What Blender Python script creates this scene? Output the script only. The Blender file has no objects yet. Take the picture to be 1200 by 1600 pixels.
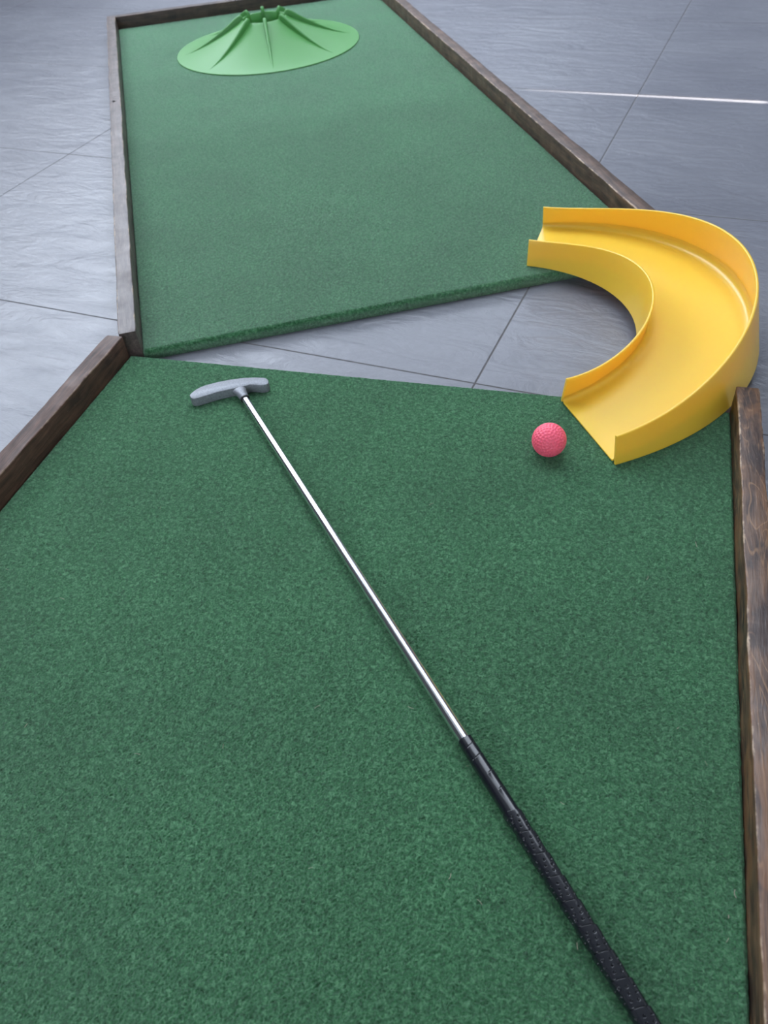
import bpy, math, random
import numpy as np
from mathutils import Matrix, Vector

random.seed(7)
rng = np.random.default_rng(11)
scene = bpy.context.scene
col = scene.collection

# ------------------------------------------------------------------ camera
cam_data = bpy.data.cameras.new('camera')
cam = bpy.data.objects.new('camera', cam_data)
col.objects.link(cam)
right = Vector((0.91761574, 0.38943314, -0.07951839))
down = Vector((0.22002887, -0.66431145, -0.71433717))
fwd = Vector((-0.33101154, 0.63799069, -0.69526918))
m = Matrix.Identity(4)
for r_ in range(3):
    m[r_][0] = right[r_]; m[r_][1] = -down[r_]; m[r_][2] = -fwd[r_]
m[0][3], m[1][3], m[2][3] = 0.0, 0.0, 0.678
cam.matrix_world = m
cam_data.sensor_fit = 'VERTICAL'
cam_data.sensor_height = 36.0
cam_data.sensor_width = 27.0
cam_data.lens = 1290.0 / 1600.0 * 36.0
cam_data.clip_start = 0.02
cam_data.dof.use_dof = True
cam_data.dof.focus_distance = 0.90
cam_data.dof.aperture_fstop = 10.0
scene.camera = cam

# ------------------------------------------------------------------ colour, world, sun
scene.view_settings.view_transform = 'Standard'
scene.view_settings.look = 'None'
scene.view_settings.exposure = 0.56
scene.view_settings.gamma = 1.0
scene.view_settings.use_curve_mapping = False

world = bpy.data.worlds.new('overcast_sky')
world.use_nodes = True
scene.world = world
bg = world.node_tree.nodes['Background']
bg.inputs['Color'].default_value = (0.78, 0.87, 1.0, 1)
bg.inputs['Strength'].default_value = 6.2

sun_data = bpy.data.lights.new('sun', 'SUN')
sun_data.energy = 26.0
sun_data.angle = math.radians(0.2)
sun_data.color = (1.0, 0.93, 0.82)
sun = bpy.data.objects.new('sun', sun_data)
col.objects.link(sun)
SUN_EL = math.radians(34)
sun_dir = Vector((-math.cos(SUN_EL), 0, -math.sin(SUN_EL)))      # from +x, downwards
sun.rotation_euler = sun_dir.to_track_quat('-Z', 'Y').to_euler()
sun.location = (4, 2, 4)

RX0, RX1, RY0, RY1, RZ = -3.3, 2.6, -2.2, 6.2, 3.4    # room, a tall hall
WY0, WY1, WZ0, WZ1 = 1.3, 5.8, 1.25, 3.2               # tall glazing in the left wall
FX0, FX1, FZ0, FZ1 = -3.1, -1.3, 2.2, 3.2               # high window in the far wall, left part
def portal(loc, rot, sx, sy):
    d = bpy.data.lights.new('daylight_portal', 'AREA')
    d.shape = 'RECTANGLE'; d.size = sx; d.size_y = sy
    d.cycles.is_portal = True
    o = bpy.data.objects.new('daylight_portal', d); col.objects.link(o)
    o.location = loc; o.rotation_euler = rot
portal((RX0 - 0.02, (WY0 + WY1) / 2, (WZ0 + WZ1) / 2), (0, -math.pi / 2, 0), WZ1 - WZ0, WY1 - WY0)

BX0, BX1, BZ0, BZ1 = -1.1, 0.6, 0.9, 2.1                 # unseen window added to the back wall to light ramp entrance and ball
portal(((BX0 + BX1) / 2, RY0 - 0.02, (BZ0 + BZ1) / 2), (math.pi / 2, 0, 0), BX1 - BX0, BZ1 - BZ0)
KX0, KX1, KY0, KY1 = -2.1, 0.5, 1.9, 3.7                # unseen skylight added to the ceiling to lift light on upward faces
portal(((KX0 + KX1) / 2, (KY0 + KY1) / 2, RZ + 0.02), (0, 0, 0), KX1 - KX0, KY1 - KY0)
portal(((FX0 + FX1) / 2, RY1 + 0.02, (FZ0 + FZ1) / 2), (-math.pi / 2, 0, 0), FX1 - FX0, FZ1 - FZ0)

# ------------------------------------------------------------------ helpers
def tag(o, label=None, cat=None, group=None, kind=None):
    if label: o['label'] = label
    if cat: o['category'] = cat
    if group: o['group'] = group
    if kind: o['kind'] = kind
    return o

def mesh_obj(name, verts, faces, mat, parent=None, smooth=True, loc=None, rotz=None, sharp=None):
    me = bpy.data.meshes.new(name)
    me.from_pydata([tuple(map(float, v)) for v in verts], [], [tuple(map(int, f)) for f in faces])
    me.update()
    if smooth:
        me.polygons.foreach_set('use_smooth', [True] * len(me.polygons))
        if sharp:
            me.set_sharp_from_angle(angle=math.radians(sharp))
    if mat: me.materials.append(mat)
    o = bpy.data.objects.new(name, me)
    col.objects.link(o)
    if loc is not None: o.location = loc
    if rotz is not None: o.rotation_euler = (0, 0, rotz)
    if parent is not None: o.parent = parent
    return o

def empty(name, loc=(0, 0, 0), rotz=0.0):
    o = bpy.data.objects.new(name, None)
    o.empty_display_size = 0.05
    col.objects.link(o)
    o.location = loc; o.rotation_euler = (0, 0, rotz)
    return o

def grid_faces(nu, nv, close_v=False, off=0, flip=False):
    f = []
    for i in range(nu - 1):
        for j in range(nv if close_v else nv - 1):
            a = i * nv + j; b = i * nv + (j + 1) % nv
            c = (i + 1) * nv + (j + 1) % nv; d = (i + 1) * nv + j
            q = (a + off, b + off, c + off, d + off)
            f.append(q[::-1] if flip else q)
    return f

def box(x0, y0, z0, x1, y1, z1):
    v = [(x, y, z) for x in (x0, x1) for y in (y0, y1) for z in (z0, z1)]
    f = [(0, 1, 3, 2), (4, 6, 7, 5), (0, 4, 5, 1), (2, 3, 7, 6), (0, 2, 6, 4), (1, 5, 7, 3)]
    return v, f

def boxes(name, bs, mat, parent=None, kind=None, bevel=0.0):
    V, F = [], []
    for b in bs:
        v, f = box(*b); n = len(V)
        V += v; F += [tuple(i + n for i in q) for q in f]
    o = mesh_obj(name, V, F, mat, parent, smooth=False)
    if bevel:
        md = o.modifiers.new('bevel', 'BEVEL'); md.width = bevel; md.segments = 2
    if kind: o['kind'] = kind
    return o

# ---- node helper
class NT:
    def __init__(self, name):
        self.m = bpy.data.materials.new(name); self.m.use_nodes = True
        self.t = self.m.node_tree; self.n = self.t.nodes
        self.b = self.n['Principled BSDF']; self.out = self.n['Material Output']
        self.tc = self.n.new('ShaderNodeTexCoord')
    def link(self, a, b): self.t.links.new(a, b)
    def _set(self, sock, v):
        if hasattr(v, 'links') or isinstance(v, bpy.types.NodeSocket): self.link(v, sock)
        elif v is not None: sock.default_value = v
    def coord(self, which='Object', scale=(1, 1, 1), loc=(0, 0, 0), rot=(0, 0, 0), src=None):
        mp = self.n.new('ShaderNodeMapping')
        self.link(src if src is not None else self.tc.outputs[which], mp.inputs['Vector'])
        mp.inputs['Scale'].default_value = scale; mp.inputs['Location'].default_value = loc
        mp.inputs['Rotation'].default_value = rot
        return mp.outputs['Vector']
    def noise(self, vec, scale, detail=4, rough=0.55, dist=0.0, out='Fac'):
        n = self.n.new('ShaderNodeTexNoise'); self.link(vec, n.inputs['Vector'])
        n.inputs['Scale'].default_value = scale; n.inputs['Detail'].default_value = detail
        n.inputs['Roughness'].default_value = rough; n.inputs['Distortion'].default_value = dist
        return n.outputs[out]
    def voronoi(self, vec, scale, feature='F1', out='Distance', rand=1.0):
        n = self.n.new('ShaderNodeTexVoronoi'); n.feature = feature; self.link(vec, n.inputs['Vector'])
        n.inputs['Scale'].default_value = scale; n.inputs['Randomness'].default_value = rand
        return n.outputs[out]
    def ramp(self, fac, stops, interp='LINEAR'):
        n = self.n.new('ShaderNodeValToRGB'); self.link(fac, n.inputs['Fac']); cr = n.color_ramp
        cr.interpolation = interp
        while len(cr.elements) < len(stops): cr.elements.new(0.5)
        for e, (p, c) in zip(cr.elements, stops):
            e.position = p; e.color = (c, c, c, 1) if isinstance(c, (int, float)) else (*c, 1)
        return n.outputs['Color']
    def math(self, op, a, b=None, c=None, clamp=False):
        n = self.n.new('ShaderNodeMath'); n.operation = op; n.use_clamp = clamp
        for i, v in enumerate((a, b, c)):
            if v is not None: self._set(n.inputs[i], v)
        return n.outputs[0]
    def maprange(self, v, a, b, c=0.0, d=1.0, smooth=False):
        n = self.n.new('ShaderNodeMapRange'); self.link(v, n.inputs['Value'])
        if smooth: n.interpolation_type = 'SMOOTHSTEP'
        for k, x in zip(('From Min', 'From Max', 'To Min', 'To Max'), (a, b, c, d)): n.inputs[k].default_value = x
        return n.outputs[0]
    def mix(self, fac, a, b, mode='MIX'):
        n = self.n.new('ShaderNodeMix'); n.data_type = 'RGBA'; n.blend_type = mode
        self._set(n.inputs['Factor'], fac)
        self._set(n.inputs['A'], (*a, 1) if isinstance(a, tuple) and len(a) == 3 else a)
        self._set(n.inputs['B'], (*b, 1) if isinstance(b, tuple) and len(b) == 3 else b)
        return n.outputs['Result']
    def sep(self, v):
        n = self.n.new('ShaderNodeSeparateXYZ'); self.link(v, n.inputs[0]); return n.outputs
    def bump(self, h, strength, dist, normal=None):
        n = self.n.new('ShaderNodeBump'); self.link(h, n.inputs['Height'])
        n.inputs['Strength'].default_value = strength; n.inputs['Distance'].default_value = dist
        if normal is not None: self.link(normal, n.inputs['Normal'])
        return n.outputs['Normal']
    def set(self, **kw):
        for k, v in kw.items():
            k = k.replace('_', ' ')
            s = self.b.inputs[k]
            self._set(s, (*v, 1) if isinstance(v, tuple) and len(v) == 3 and s.type == 'RGBA' else v)
        return self

def simple(name, colr, rough=0.5, **kw):
    t = NT(name); t.set(Base_Color=colr, Roughness=rough, **kw); return t.m

# ------------------------------------------------------------------ materials
def mat_tile():
    t = NT('grey_stone_tile')
    P = t.tc.outputs['Object']
    x, y, _ = t.sep(P)
    TX, TY, X0, Y0, G = 1.18, 0.5865, -0.302, 0.897, 0.0013
    def cell(v, o, s):
        a = t.math('DIVIDE', t.math('SUBTRACT', v, o), s)
        fl = t.math('FLOOR', a)
        fr = t.math('SUBTRACT', a, fl)
        d = t.math('MULTIPLY', t.math('MINIMUM', fr, t.math('SUBTRACT', 1.0, fr)), s)
        return fl, d
    cx, dx = cell(x, X0, TX); cy, dy = cell(y, Y0, TY)
    d = t.math('MINIMUM', dx, dy)
    grout = t.maprange(d, G * 0.75, G * 1.25, 1, 0)
    comb = t.n.new('ShaderNodeCombineXYZ'); t.link(cx, comb.inputs[0]); t.link(cy, comb.inputs[1])
    wn = t.n.new('ShaderNodeTexWhiteNoise'); wn.noise_dimensions = '2D'; t.link(comb.outputs[0], wn.inputs['Vector'])
    cloud = t.noise(t.coord(scale=(1, 1.6, 1)), 2.4, 5, 0.6, 0.3)
    base = t.ramp(cloud, [(0.3, (0.140, 0.142, 0.168)), (0.7, (0.178, 0.180, 0.206))])
    fine = t.ramp(t.noise(t.coord(), 90, 5, 0.7), [(0.3, 0.93), (0.7, 1.05)])
    base = t.mix(1.0, base, fine, 'MULTIPLY')
    base = t.mix(1.0, base, t.maprange(wn.outputs['Value'], 0, 1, 0.95, 1.05), 'MULTIPLY')
    colr = t.mix(grout, base, (0.085, 0.08, 0.082))
    # slate relief: long soft scalloped ridges
    v = t.coord(scale=(1.0, 2.6, 1), rot=(0, 0, 0.35))
    h1 = t.noise(v, 9, 6, 0.62, 0.7)
    h2 = t.noise(t.coord(scale=(1, 1.8, 1), rot=(0, 0, -0.2)), 45, 4, 0.6, 0.4)
    h = t.math('ADD', h1, t.math('MULTIPLY', h2, 0.12))
    nrm = t.bump(h, 0.42, 0.010)
    nrm = t.bump(t.maprange(d, 0.0, G * 1.8, 0, 1, True), 0.6, 0.0012, nrm)
    rough = t.mix(grout, t.maprange(h1, 0.3, 0.7, 0.40, 0.30), (0.85,) * 3)
    t.set(Base_Color=colr, Roughness=rough, Normal=nrm, Specular_IOR_Level=0.55)
    return t.m

def mat_carpet(name, rot=0.0, fuzz=0.6, tint=(0.88, 1.0, 0.94)):
    t = NT(name)
    big = t.noise(t.coord(), 6, 4, 0.55)
    mid = t.noise(t.coord(rot=(0, 0, rot)), 260, 3, 0.6, 0.8)
    fib = t.noise(t.coord(scale=(1, 2.6, 1), rot=(0, 0, rot + 0.5)), 800, 3, 0.65, 1.6)
    fib2 = t.noise(t.coord(scale=(2.6, 1, 1), rot=(0, 0, rot + 0.2)), 800, 3, 0.65, 1.4)
    f = t.math('ADD', t.math('MULTIPLY', mid, 0.5), t.math('MULTIPLY', t.math('ADD', fib, fib2), 0.25))
    colr = t.ramp(f, [(0.38, (0.013, 0.092, 0.027)), (0.50, (0.054, 0.250, 0.092)), (0.62, (0.220, 0.56, 0.270))])
    colr = t.mix(1.0, colr, t.maprange(big, 0.3, 0.7, 0.88, 1.12), 'MULTIPLY')
    speck = t.ramp(t.noise(t.coord(), 1300, 1, 0.5), [(0.70, 0.0), (0.78, 0.5)])
    colr = t.mix(speck, colr, (0.17, 0.36, 0.19))
    nrm = t.bump(t.math('ADD', fib, fib2), 0.9, 0.0032)
    t.set(Base_Color=colr, Roughness=0.8, Normal=nrm, Specular_IOR_Level=0.25,
          Sheen_Weight=fuzz, Sheen_Roughness=0.24, Sheen_Tint=tint)
    return t.m

def mat_wood(name, dark, light, L, rough=(0.42, 0.60), scale=1.0, seed=0.0, w=0.0262, top=0.053, wear=1.0, swirl=0.5, bold=0.0):
    """local x runs along the timber, y across it, z up"""
    t = NT(name)
    v = t.coord(loc=(seed, seed * 0.7, seed * 1.3), scale=(1, 1, 1))
    warp = t.noise(t.coord(loc=(seed, 0, 0), scale=(0.5, 1, 1)), 9, 3, 0.5, 0.0, 'Color')
    wv = t.n.new('ShaderNodeVectorMath'); wv.operation = 'MULTIPLY_ADD'
    t.link(warp, wv.inputs[0]); wv.inputs[1].default_value = (0.0, 0.045 * swirl, 0.045 * swirl); t.link(v, wv.inputs[2])
    gr = t.noise(t.coord(src=wv.outputs[0], scale=(0.09, 1.0, 1.0)), 190 * scale, 4, 0.55, 0.25)
    fine = t.noise(t.coord(src=wv.outputs[0], scale=(0.05, 1.0, 1.0)), 700, 3, 0.6)
    blot = t.noise(v, 26, 4, 0.6, 0.4)
    f = t.math('ADD', t.math('MULTIPLY', gr, 0.65), t.math('MULTIPLY', blot, 0.35))
    base = t.ramp(f, [(0.36, dark), (0.53, tuple(0.5 * (p + q) for p, q in zip(dark, light))), (0.66, light)])
    base = t.mix(0.6, base, t.ramp(fine, [(0.25, 0.62), (0.75, 1.25)]), 'MULTIPLY')
    if bold:
        rv_ = t.coord(scale=(0.22, 1.0, 1.0), loc=(seed * 0.31, 0.013, 0.0))
        fld = t.noise(rv_, 34, 2, 0.45, 1.1)
        rings = t.math('PINGPONG', t.math('MULTIPLY', fld, 7.0), 0.5)
        line = t.maprange(rings, 0.40, 0.485, 0, 1, True)
        patch = t.maprange(t.noise(t.coord(scale=(0.35, 1, 1), loc=(seed, 2, 0)), 38, 3, 0.5, 0.8), 0.50, 0.60, 0, 1, True)
        base = t.mix(t.math('MULTIPLY', line, 0.55 * bold), base, (0.30, 0.165, 0.085))
        base = t.mix(t.math('MULTIPLY', patch, 0.5 * bold), base, (0.20, 0.088, 0.035))
        burn = t.maprange(t.noise(t.coord(scale=(0.6, 1, 1), loc=(seed, 5, 0)), 22, 4, 0.6), 0.52, 0.64, 0, 1, True)
        base = t.mix(t.math('MULTIPLY', burn, 0.7 * bold), base, (0.022, 0.012, 0.012))
    x, y, z = t.sep(t.tc.outputs['Object'])
    wob = t.maprange(t.noise(t.coord(scale=(1, 1, 1)), 85, 4, 0.6), 0.3, 0.7, -0.0014, 0.0012)
    ey = t.math('MINIMUM', t.math('ABSOLUTE', y), t.math('ABSOLUTE', t.math('SUBTRACT', y, w)))
    ed = t.math('ADD', t.math('MAXIMUM', ey, t.math('SUBTRACT', top, z)), wob)
    edge = t.maprange(ed, 0.0016, 0.0004, 0, 1)
    brk = t.ramp(t.noise(t.coord(loc=(3 + seed, 0, 0)), 24, 4, 0.65), [(0.44, 0), (0.58, 1)])
    em = t.math('MULTIPLY', t.math('MULTIPLY', edge, brk), wear)
    base = t.mix(em, base, (0.42, 0.30, 0.20))
    chip = t.ramp(t.voronoi(t.coord(loc=(seed * 2, 0, 0), scale=(0.6, 1, 1)), 75), [(0.0, 1), (0.07, 0)])
    base = t.mix(t.math('MULTIPLY', chip, 0.35), base, (0.33, 0.25, 0.18))
    h = t.math('ADD', t.math('MULTIPLY', gr, 0.6), t.math('ADD', t.math('MULTIPLY', fine, 0.35), t.math('MULTIPLY', blot, 0.5)))
    nrm = t.bump(h, 0.55, 0.0016)
    t.set(Base_Color=base, Roughness=t.maprange(blot, 0.3, 0.7, rough[1], rough[0]), Normal=nrm)
    return t.m

def mat_plastic(name, colr, rough=0.36, bump=0.06, sss=0.0):
    t = NT(name)
    n = t.noise(t.coord(), 900, 2, 0.5)
    t.set(Base_Color=colr, Roughness=rough, Normal=t.bump(n, bump, 0.0006), Specular_IOR_Level=0.5)
    if sss:
        t.set(Subsurface_Weight=sss, Subsurface_Scale=0.012)
        t.b.inputs['Subsurface Radius'].default_value = (1.0, 0.6, 0.2)
    return t.m

M_tile = mat_tile()
M_carpet_near = mat_carpet('green_carpet_near', 0.1, 0.36, (0.80, 1.0, 0.88))
M_carpet_far = mat_carpet('green_carpet_far', 0.6)  # same carpet; stronger sheen stands in for its paler look in grazing light
M_wall = simple('light_wall', (0.60, 0.60, 0.59), 0.9)
M_dark = simple('dark_grey_wall', (0.10, 0.10, 0.105), 0.8)
M_back = simple('white_wall', (0.66, 0.65, 0.63), 0.9)
M_ceil = simple('pale_ceiling', (0.55, 0.55, 0.54), 0.95)
M_frame = simple('window_frame_grey', (0.35, 0.36, 0.37), 0.5)
M_yellow = mat_plastic('yellow_plastic', (0.90, 0.535, 0.050), 0.30, 0.05, 0.30)
M_green = mat_plastic('light_green_plastic', (0.058, 0.235, 0.050), 0.5, 0.04, 0.1)

# ------------------------------------------------------------------ room
def quadplate(name, b, mat): return boxes(name, [b], mat, kind='structure')
quadplate('floor', (RX0, RY0, -0.05, RX1, RY1, 0.0), M_tile)
boxes('ceiling', [(RX0, RY0, RZ, KX0, RY1, RZ + 0.1), (KX1, RY0, RZ, RX1, RY1, RZ + 0.1),
                  (KX0, RY0, RZ, KX1, KY0, RZ + 0.1), (KX0, KY1, RZ, KX1, RY1, RZ + 0.1)], M_ceil, kind='structure')
boxes('added_skylight', [(KX0 + (KX1 - KX0 - 0.05) * i / 3, KY0, RZ + 0.03, KX0 + (KX1 - KX0 - 0.05) * i / 3 + 0.05, KY1, RZ + 0.08) for i in range(4)],
      M_frame, kind='structure')
boxes('wall_far', [(RX0, RY1, 0, FX0, RY1 + 0.12, RZ), (FX1, RY1, 0, RX1, RY1 + 0.12, RZ),
                   (FX0, RY1, 0, FX1, RY1 + 0.12, FZ0), (FX0, RY1, FZ1, FX1, RY1 + 0.12, RZ)], M_dark, kind='structure')
boxes('window_2', [(FX0, RY1 + 0.03, FZ0, FX1, RY1 + 0.09, FZ0 + 0.05), (FX0, RY1 + 0.03, FZ1 - 0.05, FX1, RY1 + 0.09, FZ1)] +
      [(FX0 + (FX1 - FX0 - 0.05) * i / 2, RY1 + 0.03, FZ0 + 0.05, FX0 + (FX1 - FX0 - 0.05) * i / 2 + 0.05, RY1 + 0.09, FZ1 - 0.05) for i in range(3)],
      M_frame, kind='structure')
boxes('wall_back', [(RX0, RY0 - 0.12, 0, BX0, RY0, RZ), (BX1, RY0 - 0.12, 0, RX1, RY0, RZ),
                    (BX0, RY0 - 0.12, 0, BX1, RY0, BZ0), (BX0, RY0 - 0.12, BZ1, BX1, RY0, RZ)], M_back, kind='structure')
boxes('added_back_window', [(BX0 + (BX1 - BX0 - 0.05) * i / 2, RY0 - 0.09, BZ0, BX0 + (BX1 - BX0 - 0.05) * i / 2 + 0.05, RY0 - 0.03, BZ1) for i in range(3)],
      M_frame, kind='structure')
boxes('wall_left', [(RX0 - 0.15, RY0, 0, RX0, WY0, RZ), (RX0 - 0.15, WY1, 0, RX0, RY1, RZ),
                    (RX0 - 0.15, WY0, 0, RX0, WY1, WZ0), (RX0 - 0.15, WY0, WZ1, RX0, WY1, RZ)], M_dark, kind='structure')
fr = [(RX0 - 0.10, WY0, WZ0, RX0 - 0.04, WY1, WZ0 + 0.05), (RX0 - 0.10, WY0, WZ1 - 0.05, RX0 - 0.04, WY1, WZ1)]
nm = 4
for i in range(nm + 1):
    yy = WY0 + (WY1 - WY0 - 0.05) * i / nm
    fr.append((RX0 - 0.10, yy, WZ0 + 0.05, RX0 - 0.04, yy + 0.05, WZ1 - 0.05))
boxes('window_1', fr, M_frame, kind='structure')

# right wall with a narrow tapering slit through which a sliver of sun reaches the tiles
SY = 2.061
tanE = math.tan(SUN_EL)
def zat(xf): return (RX1 - xf) * tanE          # height on the wall whose sun ray lands at floor x
za, zb = zat(-0.035), zat(-0.57)                 # wide end, pointed end
wa = 0.0072
V = [(RX1, RY0, 0), (RX1, RY1, 0), (RX1, RY1, RZ), (RX1, RY0, RZ),
     (RX1, SY, za - 0.012), (RX1, SY + wa, za), (RX1, SY + wa * 0.62, (za + zb) / 2), (RX1, SY + 0.0008, zb),
     (RX1, SY - 0.0008, zb), (RX1, SY - wa * 0.62, (za + zb) / 2), (RX1, SY - wa, za)]
F = [(0, 4, 5, 1), (1, 5, 6, 7, 2), (2, 7, 8, 3), (3, 8, 9, 10, 0), (0, 10, 4)]
o = mesh_obj('wall_right', V, F, M_wall, smooth=False); o['kind'] = 'structure'

# ------------------------------------------------------------------ golf lanes
MZ, WID, TOP = 0.019, 0.0262, 0.0530

def felt(nu, nv, du, wl=0.0036, amp=0.00055):
    """band-limited height field of short matted fibres"""
    g = rng.normal(size=(nu, nv))
    fx = np.fft.fftfreq(nu, du)[:, None]; fy = np.fft.rfftfreq(nv, du)[None, :]
    k = np.sqrt(fx * fx + fy * fy) + 1e-9
    H = np.exp(-(np.log(k * wl) / 0.55) ** 2) / k ** 0.3 + 0.25 * np.exp(-(np.log(k * wl * 6) / 0.6) ** 2) / k ** 0.3
    h = np.fft.irfft2(np.fft.rfft2(g) * H, s=(nu, nv))
    h /= h.std()
    h = np.where(h > 0, h * 0.8, h * 1.15)
    return np.clip(h * amp, -0.0022, 0.0011)

def carpet_slab(name, corners, mat, parent, patches, fargs=(0.0036, 0.00055)):
    """corners counter-clockwise (x, y) in the parent's frame; a board wrapped in carpet with a rounded top edge"""
    c = [Vector((*p, 0)) for p in corners]; n = len(c)
    # edges subdivided and slightly irregular so the pile does not end on a ruled line
    ring = []; own = []; edges = []
    for i in range(n):
        a, b = c[i], c[(i + 1) % n]; k = max(2, int((b - a).length / 0.004)); edges.append(((b - a).normalized(), a, b, (b - a).length))
        nd = Vector(((b - a).y, -(b - a).x, 0)).normalized()
        for j in range(k):
            ring.append((a.lerp(b, j / k), nd, (j == 0))); own.append(i)
    cen = sum(c, Vector()) / n
    lv = [(0.0, 0.0005, 0.0), (0.0, MZ - 0.004, 0.5), (-0.0012, MZ - 0.0014, 1.0), (-0.0038, MZ, 0.6), (-0.012, MZ, 0.15)]
    m_ = len(ring); V, F = [], []
    lv = [(a_, z_ if z_ < 0.001 else z_ - 0.0016, w_) for a_, z_, w_ in lv]
    jit = rng.normal(0, 0.00042, (len(lv), m_))
    for k, (off, z, jw) in enumerate(lv):
        for j, (p, nd, cn) in enumerate(ring):
            e, A, B, ln = edges[own[j]]
            t_ = min(max((p - A).dot(e), -off), ln + off) if off < 0 else (p - A).dot(e)
            q = A + e * t_ + nd * (off + (0 if cn else jit[k, j] * jw))
            V.append((q.x, q.y, z + abs(jit[k, j]) * jw * 0.5))
    F = grid_faces(len(lv), m_, close_v=True)
    F.append(tuple(range((len(lv) - 1) * m_, len(lv) * m_)))
    F.append(tuple(range(m_))[::-1])
    V = np.array(V); loops = [i for f_ in F for i in f_]; sizes = [len(f_) for f_ in F]
    VS, LS, SS = [V], [np.array(loops)], [np.array(sizes)]
    base = len(V)
    # pile surface: clumped felt, bilinear over the slab
    c0, c1, c2, c3 = [np.array(q[:2]) for q in c]          # near-left, near-right, far-right, far-left of the local frame
    for (u0, u1, v0, v1, du) in patches:
        W = np.linalg.norm(c1 - c0); H = np.linalg.norm(c3 - c0)
        nu = int(W * (u1 - u0) / du) + 1; nv = int(H * (v1 - v0) / du) + 1
        z = felt(nu, nv, du, *fargs)
        uu = np.linspace(u0, u1, nu)[:, None]; vv = np.linspace(v0, v1, nv)[None, :]
        xy = ((1 - uu) * (1 - vv))[..., None] * c0 + (uu * (1 - vv))[..., None] * c1 + (uu * vv)[..., None] * c2 + ((1 - uu) * vv)[..., None] * c3
        du_ = np.minimum(uu, 1 - uu) * W; dv_ = np.minimum(vv, 1 - vv) * H
        d = np.minimum(du_ + 0 * dv_, dv_ + 0 * du_)
        edge = np.where(d < 0.004, -0.0065 * (1 - d / 0.004) ** 2.2, 0)
        zz = MZ - 0.0004 + z * np.clip(d / 0.003, 0.35, 1) + edge
        VS.append(np.concatenate([xy, zz[..., None]], -1).reshape(-1, 3))
        a = (np.arange(nu - 1)[:, None] * nv + np.arange(nv - 1)[None, :]).ravel() + base
        LS.append(np.stack([a, a + nv, a + nv + 1, a + 1], 1).ravel()); SS.append(np.full(len(a), 4))
        base += nu * nv
    V = np.concatenate(VS); Lp = np.concatenate(LS); S = np.concatenate(SS)
    me = bpy.data.meshes.new(name)
    me.vertices.add(len(V)); me.vertices.foreach_set('co', V.astype(np.float32).ravel())
    me.loops.add(len(Lp)); me.loops.foreach_set('vertex_index', Lp.astype(np.int32))
    me.polygons.add(len(S)); me.polygons.foreach_set('loop_start', np.concatenate([[0], np.cumsum(S)[:-1]]).astype(np.int32))
    me.polygons.foreach_set('loop_total', S.astype(np.int32))
    me.polygons.foreach_set('use_smooth', np.ones(len(S), bool))
    me.update(calc_edges=True); me.validate()
    me.materials.append(mat)
    o = bpy.data.objects.new(name, me); col.objects.link(o); o.parent = parent
    return o

def rail(name, L, mat, parent, loc, ang, side, knock=0.0, endcut=0.0):
    """timber: local x along, y from 0 (inner face) to WID*side"""
    # rounded rectangular section with small waviness along the length
    r = 0.0016
    sec = []
    for (cy, cz, a0) in ((WID - r, r, -90), (WID - r, TOP - r, 0), (r, TOP - r, 90), (r, r, 180)):
        for k in range(4):
            a = math.radians(a0 + 30 * k); sec.append((cy + r * math.cos(a), cz + r * math.sin(a)))
    ns = max(8, int(L / 0.006)); xs = np.linspace(0, L, ns + 1)
    def smooth_noise(amp, sc):
        k = max(4, int(L / sc)); g = rng.normal(0, amp, k + 2)
        return np.interp(xs, np.linspace(0, L, k + 2), g)
    w_in = smooth_noise(0.0005, 0.05) + smooth_noise(0.00025, 0.012)
    w_out = smooth_noise(0.0005, 0.06) + smooth_noise(0.00025, 0.012)
    w_top = smooth_noise(0.0003, 0.05)
    V = []
    for i, x in enumerate(xs):
        e = min(x, L - x)
        for (sy, sz) in sec:
            y = sy + (w_in[i] if sy < WID / 2 else w_out[i])
            z = sz + (w_top[i] if sz > TOP / 2 else 0)
            if e < 0.0005:
                y = WID / 2 + (y - WID / 2) * 0.94; z = TOP / 2 + (z - TOP / 2) * 0.975
            xx = x + endcut * (y / WID) * (1 if x > L / 2 else 0)
            V.append((xx, y * side, max(z, 0.0004)))
    F = grid_faces(ns + 1, len(sec), close_v=True, flip=(side > 0))
    F.append(tuple(range(len(sec))) if side > 0 else tuple(range(len(sec)))[::-1])
    a = tuple(range(ns * len(sec), (ns + 1) * len(sec)))
    F.append(a[::-1] if side > 0 else a)
    o = mesh_obj(name, V, F, mat, parent, loc=loc, rotz=ang, sharp=35)
    return o

BROWN_D, BROWN_L = (0.030, 0.016, 0.012), (0.135, 0.075, 0.050)
# --- near lane: local x across (7.6 degrees), y forwards
A1 = math.radians(7.62)
near = empty('golf_lane', (-0.8075, 0.7955, 0), A1)
NW = 0.8436
tag(near, 'front lane of green carpet with two dark timber rails, under the putter and pink ball', 'golf lane', 'minigolf lanes')
carpet_slab('carpet', [(0, -1.75), (NW, -1.75), (NW, 0), (0, 0)], M_carpet_near, near,
            [(0, 1, 0.44, 1, 0.0009), (0, 1, 0, 0.442, 0.004)], (0.0029, 0.00046))
M_wnL = mat_wood('dark_wood_left', (0.040, 0.018, 0.013), (0.150, 0.070, 0.045), 1.75, seed=1.7, wear=0.35, rough=(0.5, 0.68))
M_wnR = mat_wood('dark_wood_right', (0.026, 0.012, 0.010), (0.20, 0.105, 0.058), 1.75, seed=5.2, wear=1.0, rough=(0.34, 0.52), scale=0.7, swirl=0.9, bold=1.0)
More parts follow.
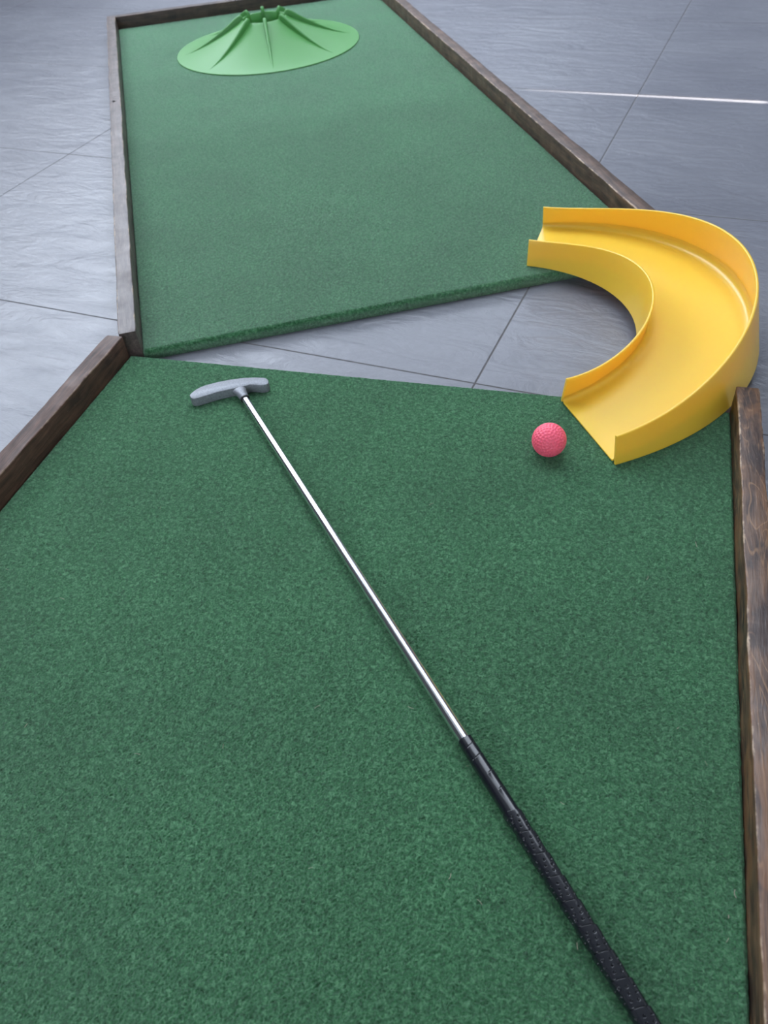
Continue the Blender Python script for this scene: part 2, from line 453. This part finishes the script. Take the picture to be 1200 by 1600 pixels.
# left rail runs towards -y : rotate -90 so local x points to -y, inner face at x=0 -> side outwards (-x)
rl = rail('rail', 1.75, M_wnL, near, (0.0, -0.004, 0), -math.pi / 2, -1)
rl['label'] = 'left timber rail with a chamfered reddish end'
rr = rail('rail', 1.756, M_wnR, near, (NW, 0.006, 0), -math.pi / 2, 1)
rr['label'] = 'right timber rail with glossy stain and pale swirling grain'

# --- far lane
A2 = math.radians(127.3)                       # long direction
far = empty('golf_lane', (-0.7965, 0.8105, 0), A2)   # local x along the lane away from the camera, y to its left
d_in = 0.829
tag(far, 'back lane of green carpet with timber rails on three sides, carrying the light green cone', 'golf lane', 'minigolf lanes')
FL = 1.943; FR = 1.898     # length on the left and on the right side
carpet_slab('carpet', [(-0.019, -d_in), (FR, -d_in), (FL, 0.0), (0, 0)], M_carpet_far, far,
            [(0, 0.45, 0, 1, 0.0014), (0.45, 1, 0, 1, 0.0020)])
M_wfL = mat_wood('worn_wood_grey_reflection', (0.060, 0.042, 0.040), (0.150, 0.110, 0.098), 1.8, seed=9.3, wear=0.8, rough=(0.36, 0.5))  # grey tone puts the rail's glossy reflection into the wood colour
M_wfR = mat_wood('weathered_wood_right', (0.040, 0.024, 0.019), (0.155, 0.088, 0.060), 1.8, seed=13.1, wear=1.0, rough=(0.42, 0.58), scale=0.8)
M_wfF = mat_wood('dark_wood_far', (0.020, 0.012, 0.011), (0.085, 0.045, 0.033), 0.8, seed=17.9, wear=0.2, rough=(0.45, 0.6))
r1 = rail('rail', FL + 0.028, M_wfL, far, (0.0, 0.0, 0), 0, 1)
r1['label'] = 'left timber rail, worn, with a grey reflection put into its colour and a small dark hole'
r2 = rail('rail', FR - 0.014, M_wfR, far, (0.042, -d_in, 0), 0, -1)
r2['label'] = 'right timber rail with chipped pale edge'
r3 = rail('rail', math.hypot(d_in, FL - FR), M_wfF, far, (FR, -d_in, 0), math.atan2(d_in, FL - FR), -1)
r3['label'] = 'dark end timber behind the cone'

# black disc painted as the shade of a hole in the left rail
hv = []; hf = []
for ring_r, hz in ((0.0042, 0.0004), (0.0038, 0.0005), (0.0034, 0.0001)):
    for k in range(24):
        a = 2 * math.pi * k / 24; hv.append((ring_r * math.cos(a), ring_r * 0.9 * math.sin(a), hz))
hf = grid_faces(3, 24, close_v=True); hf.append(tuple(range(48, 72)))
hole = mesh_obj('screw_hole', hv, hf, simple('hole_shade_black', (0.006, 0.005, 0.005), 0.9), r1, loc=(1.098, 0.0165, TOP + 0.0001))
hole['label'] = 'small screw hole, its shade a black disc'

# loose pale fibres caught in the front carpet
lv_, lf_ = [], []
lr = random.Random(5)
spots = [(0.805, -0.245), (0.79, -0.47), (0.815, -0.50), (0.62, -0.545), (0.56, -0.50), (0.70, -0.56), (0.655, -0.575), (0.40, -0.40), (0.47, -0.52),
         (0.20, -0.30), (0.10, -0.62), (0.33, -0.60), (0.16, -0.45), (0.835, -0.60), (0.83, -0.62), (0.828, -0.64), (0.79, -0.06), (0.77, -0.10)]
for (px_, py_) in spots + [(lr.uniform(0.05, 0.8), lr.uniform(-0.75, -0.05)) for _ in range(16)]:
    a = lr.uniform(0, 6.28); L_ = lr.uniform(0.002, 0.007); cv = lr.uniform(-180, 180); rr_ = lr.uniform(0.00012, 0.00026)
    p = Vector((px_, py_, MZ + 0.0011)); n0 = len(lv_)
    for k in range(7):
        d_ = Vector((math.cos(a), math.sin(a), 0)); nn = Vector((-d_.y, d_.x, 0))
        for q in range(4):
            b_ = math.pi / 2 * q; w_ = nn * math.cos(b_) * rr_ + Vector((0, 0, 1)) * math.sin(b_) * rr_
            lv_.append(tuple(p + w_))
        p = p + d_ * (L_ / 6) + Vector((0, 0, lr.uniform(-0.0002, 0.0003))); a += cv * L_ / 6
    for k in range(6):
        for q in range(4):
            lf_.append((n0 + k * 4 + q, n0 + k * 4 + (q + 1) % 4, n0 + k * 4 + 4 + (q + 1) % 4, n0 + k * 4 + 4 + q))
lint = mesh_obj('lint', lv_, lf_, simple('pale_fibre', (0.55, 0.50, 0.38), 0.8), near)
lint['kind'] = 'stuff'; lint['label'] = 'loose pale fibres'

# ------------------------------------------------------------------ yellow curved ramp
SC = (-0.3008, 1.0096); AX, PH = 0.3999, 1.2495
def rib_(T): u = 1 - T * T; return 0.1899 - 0.0052 * u + 0.006 * u * u
def rit_(T): u = 1 - T * T; return 0.1977 - 0.0003 * u + 0.0068 * u * u
def rob_(T): u = 1 - T * T; return 0.3281 + 0.0029 * u + 0.0224 * u * u
def rot_(T): u = 1 - T * T; return 0.3229 - 0.0106 * u + 0.0203 * u * u
def zit_(T): u = 1 - T * T; return 0.0600 - 0.0067 * u + 0.0287 * u * u
def zot_(T): u = 1 - T * T; return 0.0587 + 0.0028 * u + 0.052 * u * u
B0 = MZ + 0.0008
def fillet(p0, pc, p1, n):
    out = []
    for k in range(n + 1):
        s = k / n
        out.append(tuple((1 - s) ** 2 * a + 2 * s * (1 - s) * b + s * s * c for a, b, c in zip(p0, pc, p1)))
    return out
def wall_curve(base, top, th, z, inward):
    """radius of the wall's track-side face at height z"""
    f = (z - B0) / (top[1] - B0)
    return base + (top[0] - base) * f + inward * th
def ramp_section(T):
    u = 1 - T * T
    th = 0.0036
    ro_b, ro_t, zo = rob_(T), rot_(T), zot_(T)
    ri_b, ri_t, zi = rib_(T), rit_(T), zit_(T)
    # floor heights at the outer and inner wall
    fo = B0 + 0.0016 + 0.024 * u ** 1.2; fi = B0 + 0.0016 + 0.017 * u ** 1.2
    ko = 0.0085 + 0.009 * u; ki = 0.0075 + 0.006 * u               # fillet size
    def rO(z): f = (z - B0) / (zo - B0); return ro_b + (ro_t - ro_b) * f
    def rI(z): f = (z - B0) / (zi - B0); return ri_b + (ri_t - ri_b) * f
    tro = lambda z: rO(z) - th - 0.006 * u * max(0.0, 1 - (z - B0) / (zo - B0))
    tri = lambda z: rI(z) + th + 0.003 * u * max(0.0, 1 - (z - B0) / (zi - B0))
    bw = 0.0013
    def toplip(r_out, r_in, z):
        s = 1 if r_out > r_in else -1
        w = abs(r_out - r_in)
        return [(r_out, z - bw), (r_out - s * bw * 0.3, z - bw * 0.3), (r_out - s * bw, z),
                (r_in + s * bw, z), (r_in + s * bw * 0.3, z - bw * 0.3), (r_in, z - bw)]
    outer = [(rO(B0), B0)] + [(rO(B0 + (zo - bw - B0) * k / 5), B0 + (zo - bw - B0) * k / 5) for k in range(1, 5)]
    outer += toplip(rO(zo - bw), tro(zo - bw), zo)
    zc = fo + ko
    outer += [(tro(zo - bw + (zc - zo + bw) * k / 5), zo - bw + (zc - zo + bw) * k / 5) for k in range(1, 5)]
    inner_side_o = (tro(zc), zc)
    f_start = tro(fo) - ko
    g_start = tri(fi) + ki
    bed = fillet(inner_side_o, (tro(fo), fo), (f_start, fo - 0.0), 7)
    nf = 14
    for k in range(1, nf):
        s = k / nf; r = f_start + (g_start - f_start) * s
        bed.append((r, fo + (fi - fo) * s - 0.0022 * u * math.sin(math.pi * s)))
    zci = fi + ki
    bed += fillet((g_start, fi), (tri(fi), fi), (tri(zci), zci), 7)
    inner = [(rI(B0), B0)] + [(rI(B0 + (zi - bw - B0) * k / 5), B0 + (zi - bw - B0) * k / 5) for k in range(1, 5)]
    inner += toplip(rI(zi - bw), tri(zi - bw), zi)
    inner += [(tri(zi - bw + (zci - zi + bw) * k / 5), zi - bw + (zci - zi + bw) * k / 5) for k in range(1, 5)]
    # undersides (2.4 mm shell)
    outer_full = outer + [inner_side_o, (inner_side_o[0] + 0.0008, zc - 0.002), (rO(B0) - 0.0030, B0)]
    inner_full = inner + [(tri(zci), zci), (tri(zci) - 0.0008, zci - 0.002), (rI(B0) + 0.0030, B0)]
    tb = 0.0024
    bed_full = bed + [(r, max(z - tb, B0)) for r, z in bed[::-1]]
    return outer_full, inner_full, bed_full
def loft(idx, name, parent, flip, label=None):
    NT_ = 120; V = []; n = 0
    for i in range(NT_ + 1):
        T = -1 + 2 * i / NT_
        s = ramp_section(T)[idx]; n = len(s); a = AX + PH * T
        for r, z in s: V.append((SC[0] + r * math.cos(a), SC[1] + r * math.sin(a), z))
    V = [(x - SC[0], y - SC[1], z - B0) for x, y, z in V]
    F = grid_faces(NT_ + 1, n, close_v=True, flip=flip)
    e0 = tuple(range(n)); e1 = tuple(range(NT_ * n, (NT_ + 1) * n))
    if idx == 2:
        for k in range(n // 2 - 1):
            q = (k, k + 1, n - 2 - k, n - 1 - k)
            F += [q, tuple(v_ + NT_ * n for v_ in q)[::-1]]
    else:
        F += [e0[::-1] if not flip else e0, e1 if not flip else e1[::-1]]
    o = mesh_obj(name, V, F, M_yellow, parent, sharp=60)
    if label: o['label'] = label
    return o
ramp = empty('curved_ramp', (SC[0], SC[1], B0))
tag(ramp, 'yellow plastic banked curve trough bridging the two green lanes', 'golf obstacle')
loft(0, 'outer_wall', ramp, False)
loft(1, 'inner_wall', ramp, True)
loft(2, 'track_bed', ramp, False)

# ------------------------------------------------------------------ green cone hole
cone = empty('cone_hole', (-1.370, 2.250, MZ + 0.0006), 0)
tag(cone, 'light green plastic cone with eight ribs and an open round top, at the far end', 'golf obstacle')
prof = [(0.250, 0.0), (0.2495, 0.0022), (0.235, 0.0035), (0.215, 0.0075), (0.190, 0.0150), (0.165, 0.0245), (0.140, 0.0355),
        (0.115, 0.0480), (0.095, 0.0590), (0.078, 0.0695), (0.0715, 0.0745), (0.0690, 0.0755), (0.0672, 0.0745),
        (0.0660, 0.055), (0.0650, 0.020), (0.0645, 0.004), (0.0, 0.004)]
prof = [(0.0605 + (r - 0.0690) * 1.0995, z * 0.955) if r >= 0.069 else (max(r - 0.0085, 0), z * 0.955) for r, z in prof]
NS = 96; V = []
for r, z in prof[:-1]:
    for k in range(NS):
        a = 2 * math.pi * k / NS; V.append((r * math.cos(a), r * math.sin(a), z))
F = grid_faces(len(prof) - 1, NS, close_v=True)
b0 = (len(prof) - 2) * NS
F.append(tuple(range(b0, b0 + NS)))
cb = mesh_obj('cone_body', V, F, M_green, cone, sharp=60)
pr_r = np.array([p[0] for p in prof[:11]])[::-1]; pr_z = np.array([p[1] for p in prof[:11]])[::-1]
def cone_z(r): return float(np.interp(r, pr_r, pr_z))
for k in range(8):
    th_ = math.radians(-58 + 45 * k)
    V = []; rs = np.linspace(0.236, 0.066, 26); w0 = 0.0040
    secn = 7
    for i, r in enumerate(rs):
        s = i / (len(rs) - 1)
        hgt_ = 0.0004 + 0.0185 * s ** 1.3 - 0.0035 * max(0, s - 0.93) / 0.07
        w = w0 * (0.45 + 0.75 * s)
        z0 = cone_z(r) - 0.003; z1 = cone_z(r) + hgt_
        for (yy, zz) in ((-w, z0), (-w, z1 - w * 0.7), (-w * 0.7, z1 - w * 0.2), (0, z1), (w * 0.7, z1 - w * 0.2), (w, z1 - w * 0.7), (w, z0)):
            V.append((r, yy, zz))
    # rounded nose turning down into the hole
    for (r, drop) in ((0.0620, 0.0022), (0.0590, 0.006), (0.0565, 0.012), (0.0560, 0.022)):
        w = w0 * 1.2; z1 = cone_z(0.066) + 0.0154 - drop; z0 = cone_z(0.066) - 0.012 if drop < 0.02 else cone_z(0.066) - 0.010
        z0 = min(z0, z1 - 0.004)
        for (yy, zz) in ((-w, z0), (-w, z1 - w * 0.7), (-w * 0.7, z1 - w * 0.2), (0, z1), (w * 0.7, z1 - w * 0.2), (w, z1 - w * 0.7), (w, z0)):
            V.append((r, yy, zz))
    nU = len(V) // secn
    F = grid_faces(nU, secn, close_v=True, flip=True)
    F += [tuple(range(secn)), tuple(range((nU - 1) * secn, nU * secn))[::-1]]
    mesh_obj('rib', V, F, M_green, cone, rotz=th_, sharp=60)

# ------------------------------------------------------------------ golf ball
def ico(level):
    import bmesh
    bm = bmesh.new(); bmesh.ops.create_icosphere(bm, subdivisions=level, radius=1.0)
    v = np.array([x.co[:] for x in bm.verts]); f = [tuple(q.index for q in p.verts) for p in bm.faces]
    bm.free(); return v, f
v, f = ico(7)
N = 330; i_ = np.arange(N) + 0.5
ph = np.arccos(1 - 2 * i_ / N); tt = math.pi * (1 + 5 ** 0.5) * i_
D = np.stack([np.cos(tt) * np.sin(ph), np.sin(tt) * np.sin(ph), np.cos(ph)], 1)
mx = np.empty(len(v))
for s in range(0, len(v), 8000): mx[s:s + 8000] = (v[s:s + 8000] @ D.T).max(1)
ang = np.arccos(np.clip(mx, -1, 1)); R0 = 0.090
dep = np.clip(1 - (ang / R0) ** 2, 0, 1) * 0.034
BR = 0.0205
rv = v * (BR * (1 - dep))[:, None]
rot = np.array(Matrix.Rotation(0.7, 3, 'X') @ Matrix.Rotation(0.5, 3, 'Y'))
rv = rv @ rot.T
M_pink = mat_plastic('pink_rubber', (0.98, 0.125, 0.20), 0.46, 0.05, 0.12)
ball = mesh_obj('golf_ball', rv, f, M_pink, loc=(-0.1640, 0.7612, MZ + BR + 0.0003))
tag(ball, 'pink dimpled golf ball on the green carpet beside the yellow curve', 'golf ball')

# ------------------------------------------------------------------ putter
P0 = Vector((-0.5730, 0.7375)); P1 = Vector((-0.1305, 0.3560))
u2 = (P1 - P0).normalized(); ANG = math.atan2(u2.y, u2.x); SL = (P1 - P0).length
put = empty('golf_putter', (P0.x, P0.y, MZ), ANG)
tag(put, 'minigolf putter with grey head, silver shaft and black wrapped grip, lying on the front lane', 'putter')
ZS = 0.0078
M_steel = NT('polished_steel')
M_steel.set(Base_Color=(0.86, 0.86, 0.88), Metallic=1.0, Roughness=0.17,
            Normal=M_steel.bump(M_steel.noise(M_steel.coord(scale=(0.02, 1, 1)), 1500, 2), 0.03, 0.0003))
M_steel = M_steel.m
def tube(prof, name, mat, parent, seg=40, z=ZS, caps=True, sharp=50):
    V = []
    for x, r, zz in prof:
        for k in range(seg):
            a = 2 * math.pi * k / seg; V.append((x, r * math.cos(a), zz + r * math.sin(a)))
    F = grid_faces(len(prof), seg, close_v=True, flip=False)
    F += [tuple(range(seg))[::-1], tuple(range((len(prof) - 1) * seg, len(prof) * seg))] if caps else []
    return mesh_obj(name, V, F, mat, parent, sharp=sharp)
tube([(0.000, 0.0047, 0.0098), (0.10, 0.0049, 0.0094), (0.35, 0.0054, 0.0086), (SL + 0.02, 0.0059, ZS)], 'shaft', M_steel, put, 48)

# head: outline in the plane of its top face, local frame of the putter
head_px = [(-0.6489, 0.7186), (-0.6483, 0.7262), (-0.6467, 0.7325), (-0.6440, 0.7385), (-0.64, 0.7438), (-0.6268, 0.756), (-0.6124, 0.7666), (-0.5967, 0.775),
           (-0.58, 0.7815), (-0.5682, 0.7839), (-0.5640, 0.7832), (-0.5605, 0.781), (-0.5567, 0.7759), (-0.5565, 0.7725), (-0.5583, 0.7693), (-0.5620, 0.7668), (-0.567, 0.7656),
           (-0.5773, 0.7641), (-0.5800, 0.7632), (-0.5825, 0.7600), (-0.5940, 0.7508), (-0.5996, 0.7467), (-0.614, 0.7351), (-0.6266, 0.7223), (-0.6348, 0.7138),
           (-0.6372, 0.7122), (-0.6406, 0.7120), (-0.6450, 0.7140)]
rotm = Matrix.Rotation(-ANG, 2)
loc2 = [rotm @ (Vector(p) - P0) for p in head_px]
cen = sum(loc2, Vector((0, 0))) / len(loc2)
M_head = NT('cast_grey_metal')
hn = M_head.noise(M_head.coord(), 420, 4, 0.6)
M_head.set(Base_Color=M_head.ramp(hn, [(0.3, (0.16, 0.17, 0.19)), (0.7, (0.25, 0.26, 0.28))]), Roughness=0.46, Metallic=0.35,
           Normal=M_head.bump(hn, 0.25, 0.0006))
M_head = M_head.m
HT = 0.0145
n = len(loc2); V = []
import bisect
norms = []
for i in range(n):
    a, b = loc2[i - 1], loc2[(i + 1) % n]; d = (b - a).normalized(); norms.append(Vector((d.y, -d.x)))
area = sum(loc2[i - 1].x * loc2[i].y - loc2[i].x * loc2[i - 1].y for i in range(n))
if area > 0: sg = -1
else: sg = 1
for off, z in ((0.0012, 0.0006), (0.0, 0.0018), (0.0, HT - 0.0016), (0.0005, HT - 0.0005), (0.0016, HT)):
    for p, nn in zip(loc2, norms):
        q = p + nn * sg * off; V.append((q.x, q.y, z))
F = grid_faces(5, n, close_v=True, flip=(area < 0))
tp = tuple(range(4 * n, 5 * n)); bt = tuple(range(n))
F += [tp if area > 0 else tp[::-1], bt[::-1] if area > 0 else bt]
mesh_obj('club_head', V, F, M_head, put, sharp=40)
# neck that flares from the head into the round socket
hx = -0.030
prof = []
secs = [(-0.0240, 0.0100, 0.0046, 0.0100), (-0.0185, 0.0082, 0.0050, 0.0098), (-0.012, 0.0070, 0.0058, 0.0097), (-0.006, 0.0064, 0.0061, 0.0097), (-0.0005, 0.0062, 0.0060, 0.0097)]
V = []; seg = 32
for x, ry, rz, zc in secs:
    for k in range(seg):
        a = 2 * math.pi * k / seg; V.append((x, ry * math.cos(a), zc + rz * math.sin(a)))
F = grid_faces(len(secs), seg, close_v=True)
F += [tuple(range(seg))[::-1], tuple(range((len(secs) - 1) * seg, len(secs) * seg))]
mesh_obj('hosel', V, F, M_head, put, sharp=50)
M_black = simple('black_plastic', (0.012, 0.012, 0.014), 0.4)
tube([(-0.0008, 0.0058, 0.0097), (-0.0006, 0.0064, 0.0097), (0.0012, 0.0064, 0.0097), (0.0016, 0.0056, 0.0097)], 'ferrule', M_black, put, 40, sharp=50)

# grip: wrapped strip with stepped spiral edges and punched dimples
GL = 0.262; NX, NA = 1300, 150
xs = np.linspace(0, GL, NX); th = np.linspace(0, 2 * math.pi, NA, endpoint=False)
X, TH = np.meshgrid(xs, th, indexing='ij')
pitch = 0.0199; S0 = 0.0770
Rg = np.full_like(X, 0.0068) + 0.0006 * np.clip(X / GL, 0, 1)
# camera sees the upper side: TH measured so that pi/2 is up
c = (X - S0) / pitch + (TH - math.pi / 2) / (2 * math.pi) * 0.42 * 0 - 0.11 * np.cos(TH)
fr_ = c - np.floor(c)
cell = np.floor(c)
step = np.where(c >= 0, 0.0011 * (1 - fr_) - 0.0004 * np.exp(-((fr_ - 1.0) / 0.035) ** 2), 0)
Rg = Rg + step
# smooth label zone with one full groove and two partial seams on the right-hand side
for xs_, part in ((0.0095, None), (0.0215, None), (0.0395, 'r'), (0.0560, 'r')):
    dd = X - xs_ - (0.0022 * -np.cos(TH))
    g = 0.00045 * np.exp(-(dd / 0.00042) ** 2)
    g2 = 0.0004 * np.exp(-np.clip(dd, 0, None) / 0.004) * (dd > 0)
    if part == 'r':
        mask = np.clip((np.cos(TH - 0.35) - 0.25) * 3, 0, 1)
        g = g * mask; g2 = g2 * mask
    elif xs_ < 0.01: g = g * 0.45; g2 = g2 * 0
    Rg = Rg - g + g2
# flats that catch the light along the sides
Rg *= (np.abs(np.cos(TH)) ** 2.7 + np.abs(np.sin(TH)) ** 2.7) ** (-1 / 2.7) * 0.965
# dimples
for ci in range(0, int(cell.max()) + 1):
    for row in range(3):
        fx = 0.28 + 0.23 * row
        for kk in range(9):
            a0 = 2 * math.pi * (kk + 0.28 * row) / 9 + 0.13 * ci
            x0 = S0 + (ci + fx + 0.11 * math.cos(a0)) * pitch
            i0 = int((x0 - 0.0015) / GL * (NX - 1)); i1 = int((x0 + 0.0015) / GL * (NX - 1)) + 1
            if i1 <= 0 or i0 >= NX: continue
            i0 = max(i0, 0); i1 = min(i1, NX)
            da = (TH[i0:i1] - a0 + math.pi) % (2 * math.pi) - math.pi
            d2 = ((X[i0:i1] - x0) ** 2 + (da * 0.0077) ** 2) / 0.00085 ** 2
            Rg[i0:i1] -= 0.0011 * np.exp(-d2 ** 2)
# raised rim at the mouth of the grip
Rg[:3] *= np.array([0.90, 0.96, 0.99])[:, None]
Yg = Rg * np.cos(TH); Zg = Rg * np.sin(TH) + 0.0086
V = np.stack([X + SL, Yg, Zg], -1).reshape(-1, 3)
V[:, 2] = np.maximum(V[:, 2], 0.0002)
F = grid_faces(NX, NA, close_v=True)
F += [tuple(range(NA))[::-1], tuple(range((NX - 1) * NA, NX * NA))]
M_grip = NT('black_grip_rubber')
M_grip.set(Base_Color=(0.009, 0.010, 0.014), Roughness=0.20, Specular_IOR_Level=0.5,
           Normal=M_grip.bump(M_grip.noise(M_grip.coord(), 1400, 3), 0.015, 0.0004))
mesh_obj('grip', V, F, M_grip.m, put)
tube([(SL + GL - 0.001, 0.0082, 0.0086), (SL + GL + 0.003, 0.0086, 0.0086), (SL + GL + 0.006, 0.0080, 0.0086)], 'grip_cap', M_black, put, 40)
